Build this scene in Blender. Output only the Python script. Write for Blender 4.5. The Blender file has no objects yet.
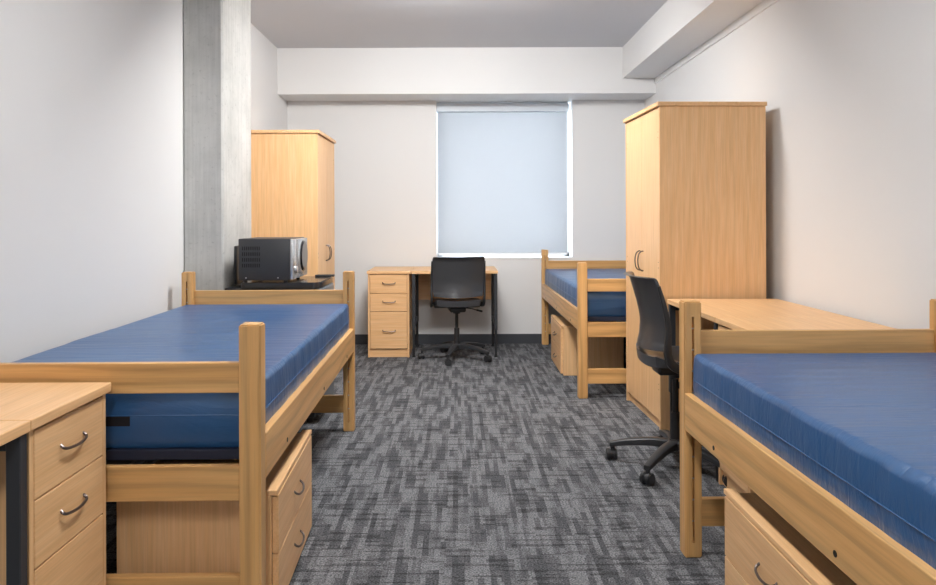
import bpy, bmesh, math, random
from mathutils import Vector, Matrix
R = math.radians
random.seed(4)
S = bpy.context.scene
C = S.collection

# ---------------------------------------------------------------- materials
def new_mat(name):
    m = bpy.data.materials.new(name); m.use_nodes = True
    nt = m.node_tree; nt.nodes.clear()
    out = nt.nodes.new('ShaderNodeOutputMaterial')
    b = nt.nodes.new('ShaderNodeBsdfPrincipled')
    nt.links.new(b.outputs[0], out.inputs[0])
    return m, nt, b, out
def N(nt, t, **kw):
    n = nt.nodes.new(t)
    for k, v in kw.items():
        if hasattr(n, k): setattr(n, k, v)
        else: n.inputs[k].default_value = v
    return n
def L(nt, a, b): nt.links.new(a, b)
def ramp(nt, fac, stops):
    r = nt.nodes.new('ShaderNodeValToRGB')
    while len(r.color_ramp.elements) < len(stops): r.color_ramp.elements.new(0.5)
    for e, (p, c) in zip(r.color_ramp.elements, stops):
        e.position = p; e.color = (*c, 1)
    L(nt, fac, r.inputs[0]); return r.outputs[0]
def mixc(nt, mode, fac, a, b):
    m = nt.nodes.new('ShaderNodeMix'); m.data_type = 'RGBA'; m.blend_type = mode
    if isinstance(fac, (int, float)): m.inputs[0].default_value = fac
    else: L(nt, fac, m.inputs[0])
    for i, v in ((6, a), (7, b)):
        if isinstance(v, tuple): m.inputs[i].default_value = (*v, 1)
        else: L(nt, v, m.inputs[i])
    return m.outputs[2]
def bump(nt, h, strength, dist, b):
    n = N(nt, 'ShaderNodeBump'); n.inputs['Strength'].default_value = strength
    n.inputs['Distance'].default_value = dist
    L(nt, h, n.inputs['Height']); L(nt, n.outputs[0], b.inputs['Normal'])
def plain(name, col, rough=0.5, metal=0.0, spec=0.5):
    m, nt, b, o = new_mat(name)
    b.inputs['Base Color'].default_value = (*col, 1)
    b.inputs['Roughness'].default_value = rough; b.inputs['Metallic'].default_value = metal
    b.inputs['Specular IOR Level'].default_value = spec
    return m
def objcoord(nt, scale, rnd=True):
    tc = N(nt, 'ShaderNodeTexCoord'); mp = N(nt, 'ShaderNodeMapping')
    mp.inputs['Scale'].default_value = scale
    L(nt, tc.outputs['Object'], mp.inputs['Vector'])
    if rnd:
        oi = N(nt, 'ShaderNodeObjectInfo'); mu = N(nt, 'ShaderNodeMath', operation='MULTIPLY')
        mu.inputs[1].default_value = 37.0; L(nt, oi.outputs['Random'], mu.inputs[0])
        L(nt, mu.outputs[0], mp.inputs['Location'])
    return mp.outputs[0]
def wood(name, axis, light, mid, dark, figure=0.35, rough=0.42, fine=22):
    m, nt, b, o = new_mat(name)
    sc = [fine] * 3; sc[axis] = fine * 0.05
    v = objcoord(nt, sc)
    n1 = N(nt, 'ShaderNodeTexNoise', Scale=1.0, Detail=5.0, Roughness=0.6); L(nt, v, n1.inputs['Vector'])
    sf = [190, 190, 190]; sf[axis] = 5
    n2 = N(nt, 'ShaderNodeTexNoise', Scale=1.0, Detail=2.0); L(nt, objcoord(nt, sf), n2.inputs['Vector'])
    sw = [7, 7, 7]; sw[axis] = 1.0
    vw = objcoord(nt, sw)
    w = N(nt, 'ShaderNodeTexWave', wave_type='RINGS', rings_direction='XYZ'[axis]); L(nt, vw, w.inputs['Vector'])
    w.inputs['Scale'].default_value = 1.0; w.inputs['Distortion'].default_value = 9.0
    w.inputs['Detail'].default_value = 2.0; w.inputs['Detail Scale'].default_value = 0.8
    c1 = ramp(nt, n1.outputs[0], [(0.3, dark), (0.52, mid), (0.72, light)])
    c2 = ramp(nt, w.outputs[0], [(0.0, (0.72,)*3), (0.25, (0.95,)*3), (1.0, (1.05,)*3)])
    c3 = ramp(nt, n2.outputs[0], [(0.35, (0.84,)*3), (0.6, (1.0,)*3)])
    c = mixc(nt, 'MULTIPLY', figure, c1, c2); c = mixc(nt, 'MULTIPLY', 0.6, c, c3)
    L(nt, c, b.inputs['Base Color'])
    b.inputs['Roughness'].default_value = rough
    bump(nt, n2.outputs[0], 0.08, 0.0006, b)
    return m
LAM = ((0.85, 0.55, 0.295), (0.81, 0.50, 0.25), (0.76, 0.445, 0.205))
SOL = ((0.78, 0.475, 0.20), (0.71, 0.41, 0.158), (0.61, 0.325, 0.112))
lam = [wood('laminate_' + a, i, *LAM, figure=0.10, fine=60) for i, a in enumerate('xyz')]
sol = [wood('maple_' + a, i, *SOL, figure=0.65, rough=0.36) for i, a in enumerate('xyz')]

def paint(name, col, rough=0.6):
    m, nt, b, o = new_mat(name)
    n = N(nt, 'ShaderNodeTexNoise', Scale=260.0, Detail=3.0); L(nt, objcoord(nt, (1, 1, 1), False), n.inputs['Vector'])
    b.inputs['Base Color'].default_value = (*col, 1); b.inputs['Roughness'].default_value = rough
    bump(nt, n.outputs[0], 0.08, 0.0008, b)
    return m
M_wall = paint('wall_paint', (0.75, 0.752, 0.752))
M_ceil = paint('ceiling_paint', (0.62, 0.63, 0.66), 0.8)
M_white = plain('white_frame', (0.85, 0.87, 0.88), 0.4)
M_base = plain('vinyl_baseboard', (0.045, 0.05, 0.06), 0.55)
M_black = plain('black_metal', (0.018, 0.019, 0.021), 0.38)
M_blackplastic = plain('black_plastic', (0.022, 0.023, 0.025), 0.36)
M_shell = plain('dark_grey_shell_plastic', (0.045, 0.047, 0.052), 0.28)
M_basepl = plain('charcoal_base_plastic', (0.03, 0.031, 0.034), 0.4)
M_leg = plain('charcoal_powder_coat', (0.03, 0.033, 0.039), 0.45)
M_handle = plain('pewter_handle', (0.16, 0.13, 0.12), 0.3, 0.85)
M_chrome = plain('bolt_chrome', (0.6, 0.6, 0.6), 0.3, 1.0)
M_hole = plain('dark_bolt', (0.008, 0.007, 0.007), 0.5, 0.3)
M_silver = plain('silver_panel', (0.55, 0.55, 0.55), 0.25, 0.75)
M_gloss = plain('black_gloss', (0.012, 0.013, 0.016), 0.1)
M_mwbody = plain('microwave_body', (0.032, 0.033, 0.036), 0.42)
M_fridgetop = plain('fridge_top', (0.03, 0.03, 0.032), 0.16)
M_fridgedoor = plain('fridge_door', (0.11, 0.13, 0.15), 0.35, 0.2)
M_tag = plain('black_tag', (0.006, 0.006, 0.01), 0.6)
M_deck = plain('bed_deck', (0.012, 0.017, 0.04), 0.6)

def mattress_mat():
    m, nt, b, o = new_mat('blue_vinyl')
    v = objcoord(nt, (2.2, 16, 6))
    n = N(nt, 'ShaderNodeTexNoise', Scale=1.6, Detail=4.0, Roughness=0.55, Distortion=0.6); L(nt, v, n.inputs['Vector'])
    n2 = N(nt, 'ShaderNodeTexNoise', Scale=2.5, Detail=2.0); L(nt, objcoord(nt, (1, 1, 1)), n2.inputs['Vector'])
    c = ramp(nt, n2.outputs[0], [(0.3, (0.021, 0.090, 0.235)), (0.7, (0.027, 0.107, 0.268))])
    L(nt, c, b.inputs['Base Color'])
    b.inputs['Roughness'].default_value = 0.34
    b.inputs['Specular IOR Level'].default_value = 0.65
    bump(nt, n.outputs[0], 0.6, 0.008, b)
    return m
M_matt = mattress_mat()

def concrete():
    m, nt, b, o = new_mat('raw_concrete')
    v = objcoord(nt, (1, 1, 1), False)
    a = N(nt, 'ShaderNodeTexNoise', Scale=3.0, Detail=8.0, Roughness=0.6); L(nt, v, a.inputs['Vector'])
    f = N(nt, 'ShaderNodeTexNoise', Scale=1.0, Detail=4.0); L(nt, objcoord(nt, (60, 60, 2), False), f.inputs['Vector'])
    p = N(nt, 'ShaderNodeTexNoise', Scale=45.0, Detail=3.0); L(nt, v, p.inputs['Vector'])
    c = ramp(nt, a.outputs[0], [(0.3, (0.44, 0.445, 0.43)), (0.5, (0.54, 0.54, 0.52)), (0.72, (0.64, 0.63, 0.61))])
    c = mixc(nt, 'MULTIPLY', 0.45, c, ramp(nt, f.outputs[0], [(0.35, (0.75,)*3), (0.6, (1.0,)*3)]))
    c = mixc(nt, 'MULTIPLY', 0.8, c, ramp(nt, p.outputs[0], [(0.25, (0.7,)*3), (0.4, (1.0,)*3)]))
    L(nt, c, b.inputs['Base Color']); b.inputs['Roughness'].default_value = 0.75
    bump(nt, a.outputs[0], 0.3, 0.004, b)
    return m
M_conc = concrete()

def carpet():
    m, nt, b, o = new_mat('woven_carpet_tile')
    tc = N(nt, 'ShaderNodeTexCoord')
    def blocks(snap, scale, off, lo, hi, det=1.5):
        mp0 = N(nt, 'ShaderNodeMapping'); mp0.inputs['Location'].default_value = off
        L(nt, tc.outputs['Object'], mp0.inputs['Vector'])
        sn = N(nt, 'ShaderNodeVectorMath', operation='SNAP'); L(nt, mp0.outputs[0], sn.inputs[0]); sn.inputs[1].default_value = snap
        mp = N(nt, 'ShaderNodeMapping'); mp.inputs['Scale'].default_value = scale
        L(nt, sn.outputs[0], mp.inputs['Vector'])
        n = N(nt, 'ShaderNodeTexNoise', Scale=1.0, Detail=det, Roughness=0.5); L(nt, mp.outputs[0], n.inputs['Vector'])
        mr = N(nt, 'ShaderNodeMapRange'); L(nt, n.outputs[0], mr.inputs['Value'])
        mr.inputs['From Min'].default_value = lo; mr.inputs['From Max'].default_value = hi
        return mr.outputs[0]
    A = blocks((0.022, 0.055, 1), (26, 3.4, 0), (0, 0, 0), 0.40, 0.53)           # lengthwise bars
    A2 = blocks((0.011, 0.09, 1), (42, 3.0, 0), (3.1, 1.7, 0), 0.36, 0.48)       # fine lengthwise threads
    B = blocks((0.050, 0.010, 1), (6.0, 46, 0), (5.3, 9.1, 0), 0.37, 0.43, 0.5)  # thin crosswise threads
    c = mixc(nt, 'MULTIPLY', 0.50, ramp(nt, A, [(0, (0, 0, 0)), (1, (1, 1, 1))]), A2)
    base = ramp(nt, c, [(0.0, (0.080, 0.083, 0.090)), (0.5, (0.118, 0.121, 0.130)), (1.0, (0.185, 0.189, 0.201))])
    base = mixc(nt, 'MULTIPLY', 0.45, base, B)
    f = N(nt, 'ShaderNodeTexNoise', Scale=150.0, Detail=3.0, Roughness=0.7); L(nt, tc.outputs['Object'], f.inputs['Vector'])
    c = mixc(nt, 'MULTIPLY', 1.0, base, ramp(nt, f.outputs[0], [(0.36, (0.30,)*3), (0.64, (1.65,)*3)]))
    L(nt, c, b.inputs['Base Color']); b.inputs['Roughness'].default_value = 0.95
    b.inputs['Specular IOR Level'].default_value = 0.1
    bump(nt, f.outputs[0], 0.6, 0.004, b)
    return m
M_carpet = carpet()

def emit(name, col, s):
    m = bpy.data.materials.new(name); m.use_nodes = True; nt = m.node_tree; nt.nodes.clear()
    o = N(nt, 'ShaderNodeOutputMaterial'); e = N(nt, 'ShaderNodeEmission')
    e.inputs[0].default_value = (*col, 1); e.inputs[1].default_value = s
    L(nt, e.outputs[0], o.inputs[0]); return m

def blind_mat():
    m = bpy.data.materials.new('roller_fabric'); m.use_nodes = True; nt = m.node_tree; nt.nodes.clear()
    o = N(nt, 'ShaderNodeOutputMaterial')
    d = N(nt, 'ShaderNodeBsdfDiffuse'); d.inputs[0].default_value = (0.42, 0.445, 0.48, 1)
    t = N(nt, 'ShaderNodeBsdfTranslucent'); t.inputs[0].default_value = (0.55, 0.56, 0.57, 1)
    x = N(nt, 'ShaderNodeMixShader'); x.inputs[0].default_value = 0.42
    L(nt, d.outputs[0], x.inputs[1]); L(nt, t.outputs[0], x.inputs[2]); L(nt, x.outputs[0], o.inputs[0])
    return m
M_blind = blind_mat()
def glass_mat():
    m, nt, b, o = new_mat('window_glass')
    b.inputs['Base Color'].default_value = (1, 1, 1, 1); b.inputs['Roughness'].default_value = 0.0
    b.inputs['Transmission Weight'].default_value = 1.0; b.inputs['IOR'].default_value = 1.02
    return m
M_glass = glass_mat()

# ---------------------------------------------------------------- mesh helpers
def add_box(bm, x0, x1, y0, y1, z0, z1, bev=0.0, seg=1):
    t = bmesh.new()
    vs = [t.verts.new((x, y, z)) for x in (x0, x1) for y in (y0, y1) for z in (z0, z1)]
    for f in ((0, 1, 3, 2), (4, 6, 7, 5), (0, 4, 5, 1), (2, 3, 7, 6), (0, 2, 6, 4), (1, 5, 7, 3)):
        t.faces.new([vs[i] for i in f])
    if bev: bmesh.ops.bevel(t, geom=t.edges[:], offset=bev, segments=seg, affect='EDGES', profile=0.5)
    merge(bm, t)
def merge(bm, t, mat=None):
    bmesh.ops.recalc_face_normals(t, faces=t.faces[:])
    me = bpy.data.meshes.new('tmp'); t.to_mesh(me); t.free()
    if mat: me.transform(mat)
    bm.from_mesh(me); bpy.data.meshes.remove(me)
def add_cyl(bm, p0, p1, r0, r1=None, n=20, bev=0.0):
    r1 = r0 if r1 is None else r1
    p0, p1 = Vector(p0), Vector(p1); d = p1 - p0
    t = bmesh.new()
    bmesh.ops.create_cone(t, cap_ends=True, segments=n, radius1=r0, radius2=r1, depth=d.length)
    if bev:
        es = [e for e in t.edges if len(e.link_faces) == 2 and any(len(f.verts) > 4 for f in e.link_faces)]
        bmesh.ops.bevel(t, geom=es, offset=bev, segments=2, affect='EDGES')
    merge(bm, t, Matrix.Translation((p0 + p1) / 2) @ d.to_track_quat('Z', 'Y').to_matrix().to_4x4())
def catmull(pts, n=6):
    P = [Vector(p) for p in pts]; P = [2 * P[0] - P[1]] + P + [2 * P[-1] - P[-2]]
    out = []
    for i in range(1, len(P) - 2):
        for k in range(n):
            t = k / n
            out.append(0.5 * ((2 * P[i]) + (P[i+1] - P[i-1]) * t + (2*P[i-1] - 5*P[i] + 4*P[i+1] - P[i+2]) * t*t + (-P[i-1] + 3*P[i] - 3*P[i+1] + P[i+2]) * t**3))
    out.append(P[-2]); return out
def sweep(bm, path, prof_fn, up=(0, 0, 1)):
    """prof_fn(t) -> list of (a, b) offsets in (side, normal) frame"""
    up = Vector(up); rings = []; n = len(path); t = bmesh.new()
    for i, p in enumerate(path):
        d = (path[min(i + 1, n - 1)] - path[max(i - 1, 0)]).normalized()
        s = d.cross(up); s = s.normalized() if s.length > 1e-4 else Vector((1, 0, 0))
        u = s.cross(d).normalized()
        rings.append([t.verts.new(p + s * a + u * b) for a, b in prof_fn(i / (n - 1))])
    m = len(rings[0])
    for i in range(n - 1):
        for k in range(m):
            t.faces.new((rings[i][k], rings[i][(k+1) % m], rings[i+1][(k+1) % m], rings[i+1][k]))
    t.faces.new(rings[0][::-1]); t.faces.new(rings[-1])
    merge(bm, t)
def ell(a, b, n=12, p=1.0):
    o = []
    for k in range(n):
        c, s = math.cos(2*math.pi*k/n), math.sin(2*math.pi*k/n)
        o.append((math.copysign(abs(c)**p, c) * a, math.copysign(abs(s)**p, s) * b))
    return o
def tube(bm, pts, r, n=10, k=6, up=(0, 0, 1)):
    sweep(bm, catmull(pts, k), lambda t: ell(r, r, n), up)
def obj(name, bm, mat, parent=None, smooth=False, mats=None):
    me = bpy.data.meshes.new(name); bm.to_mesh(me); bm.free()
    for mm in (mats or [mat]): me.materials.append(mm)
    if smooth:
        for p in me.polygons: p.use_smooth = True
        try: me.set_sharp_from_angle(angle=R(40))
        except Exception: pass
    o = bpy.data.objects.new(name, me); C.objects.link(o)
    if parent: o.parent = parent
    return o
def box(name, dims, mat, parent=None, bev=0.0015, seg=1):
    bm = bmesh.new(); add_box(bm, *dims, bev, seg); return obj(name, bm, mat, parent)
def tag(o, label, cat, group=None):
    o['label'] = label; o['category'] = cat
    if group: o['group'] = group
    return o
def thing(name, label, cat, loc=(0, 0, 0), rz=0.0, group=None):
    o = bpy.data.objects.new(name, None); C.objects.link(o); o.empty_display_size = 0.1
    o.location = loc; o.rotation_euler = (0, 0, R(rz)); return tag(o, label, cat, group)
def struct(name, bm_or_dims, mat, bev=0.0):
    if isinstance(bm_or_dims, tuple): o = box(name, bm_or_dims, mat, None, bev)
    else: o = obj(name, bm_or_dims, mat)
    o['kind'] = 'structure'; return o
def dup(root, label, loc, rz, group=None):
    def rec(o, par):
        c = o.copy(); C.objects.link(c); c.parent = par
        for ch in [k for k in bpy.data.objects if k.parent == o]: rec(ch, c)
        return c
    r = rec(root, None); r.location = loc; r.rotation_euler = (0, 0, R(rz)); r['label'] = label
    if group: r['group'] = group
    return r

# ---------------------------------------------------------------- room
XL, XR, YB, YF, ZC = -1.655, 1.843, 7.12, -2.6, 2.805
ZB, YBM = 2.378, 6.73            # window beam
WX0, WX1, WZ0 = -0.2, 1.134, 0.829
T = 0.12
struct('floor', (XL - T, XR + T, YF - T, YB + 0.4, -0.1, 0.0), M_carpet)
struct('ceiling', (XL - T, XR + T, YF - T, YB + 0.4, ZC, ZC + 0.1), M_ceil)
struct('wall_left', (XL - T, XL, YF, YB, 0, ZC), M_wall)
struct('wall_right', (XR, XR + T, YF, YB, 0, ZC), M_wall)
struct('wall_rear', (XL - T, XR + T, YF - T, YF, 0, ZC), M_wall)
bm = bmesh.new()
add_box(bm, XL - T, WX0, YB, YB + 0.4, 0, ZC)
add_box(bm, WX1, XR + T, YB, YB + 0.4, 0, ZC)
add_box(bm, WX0, WX1, YB, YB + 0.4, 0, WZ0)
add_box(bm, WX0, WX1, YB, YB + 0.4, ZB, ZC)
struct('wall_back', bm, M_wall)
struct('trim_1', (XL, XR, YBM, YB, ZB, ZC), M_wall)                # beam above the window
struct('trim_2', (1.537, XR, YF, YBM, 2.514, ZC), M_wall)          # boxed bulkhead on the right
struct('trim_shade_strip', (XR - 0.012, XR, YF, YBM, 2.462, 2.514), M_wall)  # narrow strip added under it for the contact shade
bm = bmesh.new(); add_box(bm, XL, -1.412, 4.40, 5.01, 0, ZC, 0.012, 1)
struct('trim_4', bm, M_conc)                                       # raw concrete column
BH = 0.095
struct('baseboard_back', (XL, XR, YB - 0.008, YB, 0, BH), M_base)
struct('baseboard_left', (XL, XL + 0.008, YF, 4.40, 0, BH), M_base)
struct('baseboard_right', (XR - 0.008, XR, YF, YB, 0, BH), M_base)
struct('baseboard_rear', (XL, XR, YF, YF + 0.008, 0, BH), M_base)

# window
bm = bmesh.new()
y0, y1 = 7.36, 7.42
add_box(bm, WX0, WX0 + 0.045, y0, y1, WZ0, ZB); add_box(bm, WX1 - 0.045, WX1, y0, y1, WZ0, ZB)
add_box(bm, WX0, WX1, y0, y1, WZ0, WZ0 + 0.05); add_box(bm, WX0, WX1, y0, y1, ZB - 0.05, ZB)
w = struct('window_1', bm, M_white)
g = box('window_pane', (WX0 + 0.04, WX1 - 0.04, 7.385, 7.391, WZ0 + 0.045, ZB - 0.045), M_glass, w, 0)
box('window_sill', (WX0, WX1, YB - 0.006, 7.36, WZ0, WZ0 + 0.012), M_white, w, 0.002)

t = thing('roller_blind', 'pale blue-grey roller blind lowered over the window in the back wall', 'blind', (0.467, 7.23, 0.86))
bm = bmesh.new(); add_box(bm, -0.655, 0.628, -0.0008, 0.0008, 0.02, 1.45); obj('fabric', bm, M_blind, t)
box('cassette', (-0.665, 0.63, -0.05, 0.04, 1.42, 1.507), plain('blind_cassette', (0.62, 0.68, 0.74), 0.45), t, 0.003)
box('bottom_bar', (-0.655, 0.628, -0.009, 0.009, 0.0, 0.022), M_white, t, 0.003)

# ceiling lights (just above the frame), plus an added washer for the window wall
def lamp(loc, label, power, hx=0.16, hy=0.62, tilt=0.0):
    t = thing('ceiling_light', label, 'ceiling light', loc, 0)
    t.rotation_euler = (R(tilt), 0, 0)
    for nm, dims in (('side_rim', (-hx, -hx + 0.015, -hy, hy)), ('side_rim', (hx - 0.015, hx, -hy, hy)),
                     ('end_rim', (-hx + 0.015, hx - 0.015, -hy, -hy + 0.015)), ('end_rim', (-hx + 0.015, hx - 0.015, hy - 0.015, hy))):
        box(nm, (*dims, -0.06, 0), M_white, t, 0.001)
    box('diffuser', (-hx + 0.016, hx - 0.016, -hy + 0.016, hy - 0.016, -0.055, -0.01), emit('lit_diffuser', (1.0, 0.982, 0.965), power), t, 0)
    box('back_plate', (-hx + 0.015, hx - 0.015, -hy + 0.015, hy - 0.015, -0.009, 0), M_white, t, 0)
    if tilt:
        for x in (-hx * 0.7, hx * 0.7):
            bm = bmesh.new(); q = Matrix.Rotation(R(-tilt), 3, 'X')
            add_cyl(bm, (x, 0, 0), Vector((x, 0, 0)) + q @ Vector((0, 0, ZC - loc[2])), 0.008, n=12)
            obj('hanger', bm, M_white, t)
lamp((-0.05, 4.25, 2.70), 'unseen white hanging light added to brighten the window wall, tilted towards it', 15.5, 0.42, 0.17, 38)  # added out of view, tilted to lift the far wall
lamp((0.0, 2.30, ZC), 'white linear ceiling light over the aisle between the near beds', 7.5)
lamp((0.0, -1.10, ZC), 'white linear ceiling light behind the viewer, farthest from the window', 10.0)

# ---------------------------------------------------------------- handle
def handle_bm(length=0.115, out=0.03, tilt=0.0, vertical=False):
    """bow pull on a face whose outward normal is -y; centred at origin"""
    bm = bmesh.new(); h = length / 2
    pts = [(-h, 0.002, 0), (-h, -0.010, 0), (-h*0.72, -out*0.80, 0), (0, -out, 0), (h*0.72, -out*0.80, 0), (h, -0.010, 0), (h, 0.002, 0)]
    tube(bm, pts, 0.0038, 8, 5)
    m = Matrix.Rotation(tilt, 4, 'X')
    if vertical: m = Matrix.Rotation(R(90), 4, 'Y') @ m
    bm.transform(m); return bm
def put_handle(parent, x, y, z, **kw):
    bm = handle_bm(**kw); bm.transform(Matrix.Translation((x, y, z)))
    return obj('handle', bm, M_handle, parent, smooth=True)

# ---------------------------------------------------------------- wardrobe
def make_wardrobe(label, loc, rz):
    W, D, H = 0.74, 0.615, 1.885
    t = thing('wardrobe', label, 'wardrobe', loc, rz, 'tall wardrobes')
    for x in (0, W - 0.019): box('side_panel', (x, x + 0.019, 0.0, D, 0, H - 0.024), lam[2], t, 0.001)
    box('back_panel', (0.019, W - 0.019, D - 0.012, D, 0.02, H - 0.024), lam[2], t)
    box('bottom_panel', (0.019, W - 0.019, 0.03, D - 0.012, 0.055, 0.073), lam[0], t)
    box('top_panel', (-0.012, W + 0.012, -0.014, D + 0.004, H - 0.024, H), lam[0], t, 0.003, 2)
    box('plinth', (0.019, W - 0.019, 0.022, 0.040, 0.0, 0.055), lam[0], t)
    for k in (0, 1):
        x0 = 0.021 + k * (W / 2 - 0.0195); x1 = x0 + W / 2 - 0.0225
        d = box('door', (x0, x1, 0.002, 0.021, 0.062, H - 0.029), lam[2], t, 0.0012)
        hx = x1 - 0.030 if k == 0 else x0 + 0.030
        put_handle(d, hx, 0.002, 0.957, length=0.118, out=0.034, vertical=True)
        for z in (0.25, 0.95, 1.70):
            xx = x0 + 0.012 if k == 0 else x1 - 0.012
            for dz in (-0.016, 0.016):
                bm = bmesh.new(); add_cyl(bm, (xx, 0.003, z + dz), (xx, 0.0012, z + dz), 0.0028, n=10)
                obj('hinge_screw', bm, M_hole, d)
    return t
wr = make_wardrobe('tall light wood wardrobe with two doors against the right wall, between chair and far bed', (1.134, 4.892, 0), -88.3)
dup(wr, 'tall light wood wardrobe in the left back corner behind the microwave', (-1.033, 5.40, 0), 90.0)

# ---------------------------------------------------------------- desks + pedestals
DT, TH = 0.763, 0.026
def make_desk(label, loc, rz):
    W, D = 0.765, 0.62
    t = thing('desk', label, 'desk', loc, rz, 'study desks')
    box('desk_top', (0, W, 0, D, DT - TH, DT), lam[0], t, 0.003, 2)
    for s in (0, 1):
        x0 = 0.006 if s == 0 else W - 0.034; x1 = x0 + 0.028
        for z in (DT - TH - 0.035, 0.262): box('cross_rail', (x0 + 0.002, x1 - 0.002, 0.038, D - 0.075, z, z + 0.035), M_leg, t, 0.001)
        for y in (0.010, D - 0.070):
            f = box('leg', (x0, x1, y - 0.005, y + 0.028, 0.24, DT - TH), M_leg, t, 0.002)
            box('leg_insert', (x0 + 0.003, x1 - 0.003, y, y + 0.030, 0.012, 0.26), M_black, f, 0.002)
            bm = bmesh.new(); add_cyl(bm, (x0 + 0.014, y + 0.015, 0), (x0 + 0.014, y + 0.015, 0.014), 0.016, n=16)
            obj('glide', bm, M_black, f)
    box('modesty_panel', (0.036, W - 0.036, D - 0.085, D - 0.067, 0.45, DT - TH), lam[0], t)
    return t
def make_pedestal(label, loc, rz):
    W, D = 0.388, 0.62
    t = thing('drawer_pedestal', label, 'drawer unit', loc, rz, 'three drawer desk pedestals')
    box('top_panel', (0, W, 0, D, DT - TH, DT), lam[0], t, 0.003, 2)
    x0, x1 = 0.008, W - 0.015
    for x in (x0, x1 - 0.017): box('side_panel', (x, x + 0.017, 0.010, D - 0.01, 0, DT - TH), lam[2], t, 0.001)
    box('back_panel', (x0 + 0.017, x1 - 0.017, D - 0.022, D - 0.01, 0.02, DT - TH), lam[2], t)
    box('plinth', (x0 + 0.017, x1 - 0.017, 0.026, 0.044, 0, 0.070), lam[0], t)
    for z0, z1 in ((0.569, 0.730), (0.408, 0.565), (0.078, 0.404)):
        d = box('drawer', (x0 + 0.020, x1 - 0.020, 0.009, 0.028, z0, z1), lam[0], t, 0.0012)
        put_handle(d, W / 2, 0.009, (z0 + z1) / 2 + (0.012 if z1 - z0 < 0.2 else 0.0), length=0.108, out=0.021, tilt=R(40))
    return t
d1 = make_desk('light wood desk on dark steel legs under the window, with a chair pushed in', (-0.405, 6.415, 0), 0)
p1 = make_pedestal('light wood three drawer pedestal against the back wall, left of the window desk', (-0.797, 6.415, 0), 0)
dup(d1, 'light wood desk against the right wall beside the tall wardrobe', (1.188, 4.122, 0), -90)
dup(p1, 'light wood pedestal against the right wall, mostly hidden behind the near right bed', (1.188, 3.355, 0), -90)
dup(p1, 'light wood three drawer pedestal in the left foreground, at the foot of the left bed', (-0.976, 1.667, 0), 90)
dup(d1, 'light wood desk cut off at the left edge of the picture', (-0.976, 0.900, 0), 90)

# ---------------------------------------------------------------- beds
BW, BL, PW, PH = 0.985, 2.17, 0.062, 0.920
def post_mesh(inner):
    """square post with a long slot on the face looking along `inner` (+1/-1 in y); centred, base z=0"""
    t = bmesh.new(); h = PW / 2; sw = 0.0045; z0, z1 = 0.055, 0.866; dp = 0.022
    add_outer = [(-h, -h), (h, -h), (h, h), (-h, h)]
    lo = [t.verts.new((x, y, 0)) for x, y in add_outer]; hi = [t.verts.new((x, y, PH)) for x, y in add_outer]
    for i in (1, 2, 3):
        j = (i + 1) % 4; t.faces.new((lo[i], lo[j], hi[j], hi[i]))
    t.faces.new(lo[::-1]); t.faces.new(hi)
    a = [t.verts.new((x, -h, z)) for x, z in ((-sw, z0), (sw, z0), (sw, z1), (-sw, z1))]
    bk = [t.verts.new((x, -h + dp, z)) for x, z in ((-sw, z0), (sw, z0), (sw, z1), (-sw, z1))]
    o = [lo[0], lo[1], hi[1], hi[0]]
    for i in range(4):
        j = (i + 1) % 4
        t.faces.new((o[i], o[j], a[j], a[i])); t.faces.new((a[i], a[j], bk[j], bk[i]))
    t.faces.new(bk)
    hs = set(lo + hi)
    es = [e for e in t.edges if e.verts[0] in hs and e.verts[1] in hs]
    bmesh.ops.bevel(t, geom=es, offset=0.0045, segments=2, affect='EDGES')
    bmesh.ops.recalc_face_normals(t, faces=t.faces[:])
    if inner > 0: t.transform(Matrix.Rotation(math.pi, 4, 'Z'))
    return t
def make_bed(label, loc, rz):
    """origin at near-left floor corner; x across, y along"""
    t = thing('bed', label, 'bed', loc, rz, 'wooden bed frames')
    h = PW / 2
    for x in (h, BW - h):
        for y, inner in ((h, 1), (BL - h, -1)):
            bm = post_mesh(inner); bm.transform(Matrix.Translation((x, y, 0)))
            p = obj('post', bm, sol[2], t)
            yy = y + inner * (h - 0.008); z = 0.13
            while z < 0.86:
                bm = bmesh.new(); add_cyl(bm, (x - 0.0044, yy, z), (x + 0.0044, yy, z), 0.003, n=8); z += 0.077
                obj('slot_pin', bm, M_chrome, p)
    for s, (x0, x1) in ((-1, (0.0, 0.026)), (1, (BW - 0.026, BW))):
        r = box('side_rail', (x0, x1, PW, BL - PW, 0.460, 0.593), sol[1], t, 0.003, 2)
        for y in (0.35, BL / 2, BL - 0.35):
            bm = bmesh.new(); xx = x0 if s < 0 else x1
            add_cyl(bm, (xx - s * 0.002, y, 0.486), (xx + s * 0.0012, y, 0.486), 0.0075, n=16)
            obj('bolt', bm, M_hole, r)
    for y0 in (0.006, BL - 0.006 - 0.026):
        for nm, z0, z1 in (('top_rail', 0.724, 0.811), ('middle_rail', 0.415, 0.515), ('bottom_rail', 0.10, 0.200)):
            box(nm, (PW, BW - PW, y0, y0 + 0.026, z0, z1), sol[0], t, 0.003, 2)
    bm = bmesh.new()
    add_box(bm, 0.027, BW - 0.027, PW + 0.002, BL - PW - 0.002, 0.515, 0.545, 0.002)
    obj('deck', bm, M_deck, t)
    return t
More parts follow.
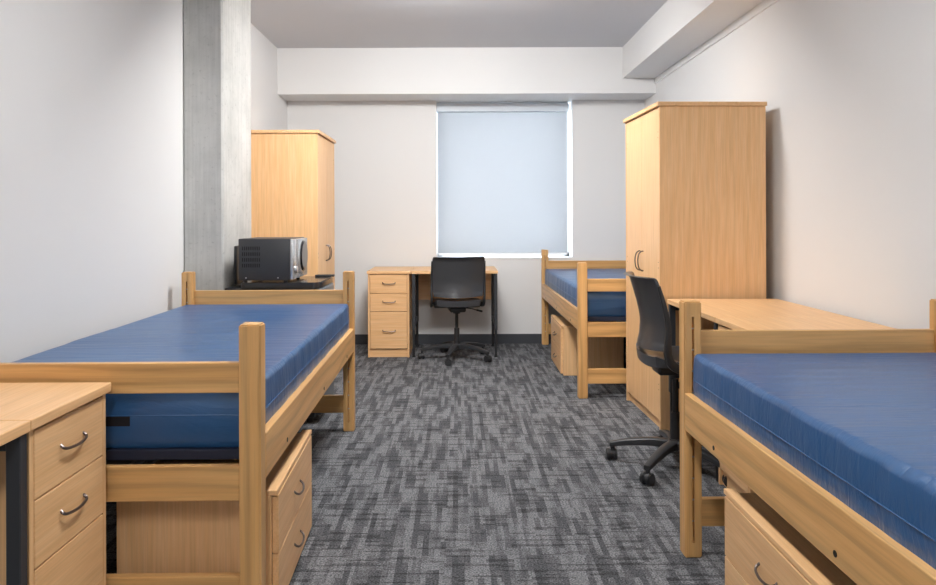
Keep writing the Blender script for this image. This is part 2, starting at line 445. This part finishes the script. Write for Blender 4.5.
def make_mattress(label, loc, rz, seed=0):
    t = thing('mattress', label, 'mattress', loc, rz, 'blue vinyl mattresses')
    rnd = random.Random(seed)
    W, Ln, Hh = 0.933, 2.035, 0.195
    # cross-section as rounded rectangle swept along y, with soft wrinkles
    bm = bmesh.new(); nx, ny = 40, 130; r = 0.022
    sec = []
    def arc(cx, cz, a0, a1, n=6):
        for k in range(n + 1):
            a = a0 + (a1 - a0) * k / n; sec.append((cx + r * math.cos(a), cz + r * math.sin(a)))
    arc(W - r, Hh - r, 0, math.pi / 2)
    for k in range(1, nx): sec.append((W - r - (W - 2*r) * k / nx, Hh))
    arc(r, Hh - r, math.pi / 2, math.pi)
    for k in range(1, 8): sec.append((0, Hh - r - (Hh - 2*r) * k / 8))
    arc(r, r, math.pi, 1.5 * math.pi); arc(W - r, r, 1.5 * math.pi, 2 * math.pi)
    for k in range(1, 8): sec.append((W, r + (Hh - 2*r) * k / 8))
    ph = [rnd.uniform(0, 6.28) for _ in range(12)]
    def wr_(x, y):
        v = 0
        for i, (fy, fx, am) in enumerate(((3.1, 2.0, .0022), (9.0, 1.3, .0012), (23, 3.0, .0006), (41, 5.0, .0004))):
            v += am * math.sin(fy * y + fx * math.sin(2.2 * x + ph[i]) + ph[i + 4])
        return v
    rings = []
    for j in range(ny + 1):
        y = Ln * j / ny; e = min(y, Ln - y); ins = 0.0
        if e < r: ins = r - math.sqrt(max(0, r * r - (r - e) ** 2))
        ring = []
        for x, z in sec:
            xx = W / 2 + (x - W / 2) * (1 - 2 * ins / W); zz = Hh / 2 + (z - Hh / 2) * (1 - 2 * ins / Hh)
            if z > Hh - 0.001: zz += wr_(x, y)
            sd = 1 if x > W / 2 else -1
            if abs(x - W / 2) > W / 2 - 0.001: xx += sd * (0.004 * math.sin(math.pi * z / Hh) + 0.0012 * math.sin(31 * y + 3 * math.sin(5 * y + ph[2])))
            ring.append(bm.verts.new((xx, y, zz)))
        rings.append(ring)
    m = len(sec)
    for j in range(ny):
        for k in range(m):
            bm.faces.new((rings[j][k], rings[j][(k+1) % m], rings[j+1][(k+1) % m], rings[j+1][k]))
    bm.faces.new(rings[0][::-1]); bm.faces.new(rings[-1])
    bmesh.ops.recalc_face_normals(bm, faces=bm.faces[:])
    obj('cover', bm, M_matt, t, smooth=True)
    bm = bmesh.new(); e = 0.0050; z = 0.100
    pts = [(-e, 0.03, z), (0.03, 0, z), (W - 0.03, 0, z), (W + e, 0.03, z), (W + e, Ln - 0.03, z), (W - 0.03, Ln, z), (0.03, Ln, z), (-e, Ln - 0.03, z), (-e, 0.03, z)]
    sweep(bm, [Vector(p) for p in pts], lambda t: ell(0.0016, 0.0016, 6))
    obj('seam', bm, M_matt, t, smooth=True)
    box('label_tag', (0.480, 0.560, -0.0025, 0.001, 0.070, 0.098), M_tag, t, 0)
    return t
def bed_at(label, mlabel, x, y, rz, first):
    loc = Vector((x, y, 0)); off = Matrix.Rotation(R(rz), 3, 'Z') @ Vector((0.0265, 0.067, 0.545))
    if first is None: return make_bed(label, loc, rz), make_mattress(mlabel, loc + off, rz, 3)
    return dup(first[0], label, loc, rz), dup(first[1], mlabel, loc + off, rz)
b1 = bed_at('light maple bed frame along the left wall, in front of the concrete column',
            'blue vinyl mattress on the bed along the left wall', -1.548, 2.063, 0.90, None)
bed_at('light maple bed frame in the right foreground, cut off by the picture edge',
       'blue vinyl mattress in the right foreground, cut off by the picture edge', 0.833, 0.505, 0.5, b1)
bed_at('light maple bed frame in the back right corner, behind the wardrobe and below the window',
       'blue vinyl mattress on the far bed in the back right corner', 0.820, 4.928, 0.0, b1)

# ---------------------------------------------------------------- under-bed drawer units
def make_unit(label, loc, rz):
    W, D, H = 0.65, 0.485, 0.388
    t = thing('underbed_drawer_unit', label, 'drawer unit', loc, rz, 'low two drawer units under the beds')
    for x in (0, W - 0.018): box('side_panel', (x, x + 0.018, 0.018, D, 0.0, H - 0.016), lam[2], t, 0.001)
    box('back_panel', (0.018, W - 0.018, D - 0.012, D, 0.0, H - 0.008), lam[2], t)
    box('top_panel', (0.018, W - 0.018, 0.036, D - 0.012, H - 0.026, H - 0.008), lam[0], t)
    box('front_lip', (0, W, 0.0, 0.036, H - 0.016, H), lam[0], t, 0.0015)
    for z0, z1 in ((0.190, 0.369), (0.012, 0.186)):
        d = box('drawer', (0.014, W - 0.014, -0.002, 0.017, z0, z1), lam[0], t, 0.0012)
        put_handle(d, W / 2, -0.002, (z0 + z1) / 2 + 0.004, length=0.108, out=0.026, tilt=R(40))
    return t
u1 = make_unit('low light wood two drawer unit under the left bed', (-0.556, 2.235, 0), 92.0)
dup(u1, 'low light wood two drawer unit under the near right bed', (0.818, 2.243, 0), -90)
dup(u1, 'low light wood two drawer unit under the far bed in the back right corner', (0.812, 6.31, 0), -90.5)

# ---------------------------------------------------------------- task chairs (face +y)
def make_chair(label, loc, rz, base_rot):
    t = thing('task_chair', label, 'chair', loc, rz, 'black swivel chairs')
    # seat pad
    bm = bmesh.new(); nu, nv = 22, 22; top = []; bot = []
    for i in range(nu + 1):
        a, b2 = [], []
        for j in range(nv + 1):
            u = -1 + 2 * i / nu; v = -1 + 2 * j / nv
            k = 1 - 0.10 * (u * u) * (v * v)
            x = 0.219 * u * k * (1 - 0.05 * max(0, -v)); y = 0.215 * v * k + 0.048
            edge = max(abs(u), abs(v))
            z = 0.534 + 0.012 * u * u - 0.028 * max(0, (v - 0.55)) ** 1.4 * 3 + 0.055 * max(0, -v - 0.6) - 0.014 * max(0, edge - 0.9) * 10 * 0.6
            a.append(bm.verts.new((x, y, z))); b2.append(bm.verts.new((x * 0.97, y * 0.97, 0.497 + 0.010 * u * u - 0.02 * max(0, v - .6))))
        top.append(a); bot.append(b2)
    for i in range(nu):
        for j in range(nv):
            bm.faces.new((top[i][j], top[i+1][j], top[i+1][j+1], top[i][j+1]))
            bm.faces.new((bot[i][j], bot[i][j+1], bot[i+1][j+1], bot[i+1][j]))
    rim_t = [top[i][0] for i in range(nu)] + [top[nu][j] for j in range(nv)] + [top[i][nv] for i in range(nu, 0, -1)] + [top[0][j] for j in range(nv, 0, -1)]
    rim_b = [bot[i][0] for i in range(nu)] + [bot[nu][j] for j in range(nv)] + [bot[i][nv] for i in range(nu, 0, -1)] + [bot[0][j] for j in range(nv, 0, -1)]
    for k in range(len(rim_t)):
        q = (k + 1) % len(rim_t); bm.faces.new((rim_t[k], rim_b[k], rim_b[q], rim_t[q]))
    bmesh.ops.recalc_face_normals(bm, faces=bm.faces[:])
    obj('seat', bm, M_shell, t, smooth=True)
    # back shell: lumbar curve, concave across, small lip at the top
    prof = catmull([(0, -0.156, 0.576), (0, -0.142, 0.64), (0, -0.138, 0.71), (0, -0.156, 0.80), (0, -0.186, 0.90), (0, -0.198, 0.925), (0, -0.220, 0.930)], 5)
    bm = bmesh.new(); nu = 24; F, Bk = [], []
    for n_, p in enumerate(prof):
        f, g_ = [], []
        s = n_ / (len(prof) - 1)
        hw = 0.205 + 0.020 * math.sin(math.pi * min(1, s * 0.9 + 0.1)) + (0.004 if s > .5 else 0)
        for i in range(nu + 1):
            u = -1 + 2 * i / nu
            y = p.y - 0.016 + 0.062 * u * u * (1 - 0.15 * s); z = p.z + (0.012 * u * u if s < .1 else 0)
            th = 0.0065
            f.append(bm.verts.new((hw * u, y + th, z))); g_.append(bm.verts.new((hw * u, y - th, z - (0.004 if s > .85 else 0))))
        F.append(f); Bk.append(g_)
    n = len(prof)
    for a in range(n - 1):
        for i in range(nu):
            bm.faces.new((F[a][i], F[a][i+1], F[a+1][i+1], F[a+1][i])); bm.faces.new((Bk[a][i], Bk[a+1][i], Bk[a+1][i+1], Bk[a][i+1]))
        bm.faces.new((F[a][0], F[a+1][0], Bk[a+1][0], Bk[a][0])); bm.faces.new((F[a][nu], Bk[a][nu], Bk[a+1][nu], F[a+1][nu]))
    for i in range(nu):
        bm.faces.new((F[0][i], Bk[0][i], Bk[0][i+1], F[0][i+1])); bm.faces.new((F[-1][i], F[-1][i+1], Bk[-1][i+1], Bk[-1][i]))
    bmesh.ops.recalc_face_normals(bm, faces=bm.faces[:])
    obj('backrest', bm, M_shell, t, smooth=True)
    # side uprights that sweep under the seat
    for s in (-1, 1):
        bm = bmesh.new()
        path = catmull([(s*0.224, -0.142, 0.890), (s*0.227, -0.117, 0.80), (s*0.229, -0.100, 0.70), (s*0.230, -0.102, 0.62), (s*0.229, -0.100, 0.565),
                        (s*0.229, -0.070, 0.520), (s*0.226, 0.00, 0.500), (s*0.215, 0.09, 0.497)], 6)
        sweep(bm, path, lambda q: ell(0.010, 0.008 + 0.013 * min(1, q * 1.6), 12, 0.6), up=(0, 1, 0.35))
        obj('back_bracket', bm, M_blackplastic, t, smooth=True)
    # mechanism, lever, column
    bm = bmesh.new()
    add_box(bm, -0.20, 0.20, -0.05, 0.06, 0.480, 0.500, 0.006, 2); add_box(bm, -0.07, 0.07, -0.10, 0.11, 0.445, 0.488, 0.015, 3)
    add_cyl(bm, (0, 0, 0.425), (0, 0, 0.45), 0.028, 0.045, 24)
    obj('tilt_mechanism', bm, M_blackplastic, t, smooth=True)
    bm = bmesh.new(); tube(bm, [(0.06, 0.0, 0.475), (0.13, -0.01, 0.465), (0.175, -0.015, 0.452)], 0.005); add_cyl(bm, (0.17, -0.014, 0.454), (0.225, -0.018, 0.440), 0.009, 0.010, 12, 0.003)
    obj('height_lever', bm, M_blackplastic, t, smooth=True)
    bm = bmesh.new(); add_cyl(bm, (0, 0, 0.24), (0, 0, 0.43), 0.014, n=20); add_cyl(bm, (0, 0, 0.10), (0, 0, 0.27), 0.026, 0.023, 24, 0.003)
    obj('gas_column', bm, M_black, t, smooth=True)
    # star base
    bm = bmesh.new(); add_cyl(bm, (0, 0, 0.078), (0, 0, 0.140), 0.047, 0.036, 28, 0.006)
    for k in range(5):
        a = R(72 * k); c, s_ = math.cos(a), math.sin(a)
        path = catmull([(0.02*c, 0.02*s_, 0.112), (0.12*c, 0.12*s_, 0.113), (0.23*c, 0.23*s_, 0.098), (0.318*c, 0.318*s_, 0.078)], 5)
        sweep(bm, path, lambda q: [(x_, y_) for x_, y_ in ell(0.029 - 0.013 * q, 0.023 - 0.010 * q, 12, 0.5)])
        add_cyl(bm, (0.306*c, 0.306*s_, 0.052), (0.306*c, 0.306*s_, 0.086), 0.011, n=14)
    bs = obj('star_base', bm, M_basepl, t, smooth=True)
    for k in range(5):
        a = R(72 * k); c, s_ = math.cos(a), math.sin(a); sw = a + R((20, 75, -40, 110, 10)[k])
        ax = Vector((math.cos(sw), math.sin(sw), 0)); ctr = Vector((0.312*c, 0.312*s_, 0.029))
        bm = bmesh.new()
        for q in (-1, 1):
            add_cyl(bm, ctr + ax * q * 0.006, ctr + ax * q * 0.026, 0.029, n=24, bev=0.004)
        add_cyl(bm, ctr - ax * 0.007, ctr + ax * 0.007, 0.022, n=20)
        obj('caster', bm, M_blackplastic, bs, smooth=True)
    bs.rotation_euler = (0, 0, R(base_rot - rz))
    return t
ch = make_chair('black swivel chair pushed up to the desk under the window', (-0.005, 6.365, 0), 7, -104)
c2 = dup(ch, 'black swivel chair beside the right wardrobe, half hidden by the near right bed post', (1.068, 3.572, 0), -90)
for o in bpy.data.objects:
    if o.parent in (c2, ch):
        if o.name.startswith('star_base'):
            if o.parent == c2: o.rotation_euler = (0, 0, R(158 + 90))
        elif not o.name.startswith('gas_column'):
            o.location.z += 0.016 if o.parent == c2 else -0.030      # gas lift set higher or lower

# ---------------------------------------------------------------- fridge + microwave
FZ = 0.845
t = thing('mini_fridge', 'black mini fridge standing between the concrete column and left bed, under the microwave', 'fridge', (-1.09, 4.58, 0))
bm = bmesh.new(); add_box(bm, -0.30, 0.235, -0.235, 0.235, 0.035, FZ - 0.034, 0.004, 2); obj('cabinet', bm, M_blackplastic, t, smooth=True)
bm = bmesh.new(); b_ = bmesh.new()
add_box(b_, -0.215, 0.272, -0.25, 0.24, FZ - 0.035, FZ)
es = [e for e in b_.edges if abs(e.verts[0].co.z - e.verts[1].co.z) > 0.02]
bmesh.ops.bevel(b_, geom=es, offset=0.045, segments=6, affect='EDGES', profile=0.5)
es = [e for e in b_.edges if all(v.co.z > FZ - 0.001 for v in e.verts)]
bmesh.ops.bevel(b_, geom=es, offset=0.006, segments=2, affect='EDGES')
merge(bm, b_); obj('top_cover', bm, M_fridgetop, t, smooth=True)
bm = bmesh.new(); add_box(bm, 0.238, 0.275, -0.232, 0.232, 0.05, FZ - 0.04, 0.012, 3); d = obj('door', bm, M_fridgedoor, t, smooth=True)
bm = bmesh.new(); tube(bm, [(0.274, -0.19, 0.50), (0.300, -0.19, 0.52), (0.300, -0.19, 0.70), (0.274, -0.19, 0.72)], 0.008); obj('handle', bm, M_black, d, smooth=True)
bm = bmesh.new(); add_box(bm, 0.16, 0.285, 0.175, 0.215, FZ, FZ + 0.014, 0.004, 2); obj('hinge_cover', bm, M_blackplastic, t, smooth=True)
for x in (-0.25, 0.20):
    for y in (-0.19, 0.19):
        bm = bmesh.new(); add_cyl(bm, (x, y, 0), (x, y, 0.036), 0.02, n=16); obj('foot', bm, M_black, t)
box('shadow_panel', (-0.318, -0.300, 0.02, 0.22, 0.10, 1.055), M_mwbody, t, 0.003)  # dark sheet standing in for the microwave's shadow on the column

t = thing('microwave', 'black microwave with silver door and round window, standing on the mini fridge', 'microwave', (-1.297, 4.315, FZ))
bm = bmesh.new(); add_box(bm, 0.0, 0.305, 0, 0.42, 0.014, 0.262, 0.004, 2); b = obj('body', bm, M_mwbody, t, smooth=True)
bm = bmesh.new()
for r_ in range(4):
    for k in range(9):
        x = 0.022 + k * 0.0125; z = 0.205 - r_ * 0.034
        add_box(bm, x, x + 0.006, -0.0012, 0.002, z - 0.011, z + 0.011)
obj('vent_slots', bm, M_hole, b)
for x in (0.045, 0.235):
    bm = bmesh.new(); add_cyl(bm, (x, 0.001, 0.030), (x, -0.0015, 0.030), 0.0042, n=12); obj('screw', bm, M_chrome, b)
bm = bmesh.new(); add_box(bm, 0.306, 0.322, 0.004, 0.135, 0.018, 0.258, 0.004, 2); f = obj('control_panel', bm, M_silver, t, smooth=True)
bm = bmesh.new(); add_box(bm, 0.306, 0.324, 0.139, 0.416, 0.018, 0.258, 0.006, 2); dr = obj('door', bm, M_silver, t, smooth=True)
bm = bmesh.new(); add_cyl(bm, (0.322, 0.292, 0.148), (0.334, 0.292, 0.148), 0.098, 0.090, 40, 0.004); obj('round_window', bm, M_gloss, dr, smooth=True)
bm = bmesh.new(); add_cyl(bm, (0.320, 0.07, 0.075), (0.336, 0.07, 0.075), 0.024, 0.022, 28, 0.003); obj('dial', bm, M_silver, f, smooth=True)
for x in (0.03, 0.27):
    for y in (0.04, 0.38):
        bm = bmesh.new(); add_cyl(bm, (x, y, 0), (x, y, 0.016), 0.012, n=14); obj('foot', bm, M_black, t)

# ---------------------------------------------------------------- world, camera
w = bpy.data.worlds.new('World'); S.world = w; w.use_nodes = True
bg = w.node_tree.nodes['Background']; bg.inputs[0].default_value = (0.84, 0.92, 1.0, 1); bg.inputs[1].default_value = 2.1
cam = bpy.data.cameras.new('Camera'); co = bpy.data.objects.new('Camera', cam); C.objects.link(co)
co.location = (0, 0, 1.22); co.rotation_euler = (R(90), R(0.2), 0)
cam.sensor_width = 36; cam.lens = 728 / 936 * 36; cam.shift_x = 11 / 936; cam.shift_y = -73.5 / 936
cam.clip_start = 0.05
S.camera = co
S.view_settings.view_transform = 'Standard'; S.view_settings.look = 'None'; S.view_settings.gamma = 1
S.view_settings.use_curve_mapping = False; S.view_settings.exposure = 2.6
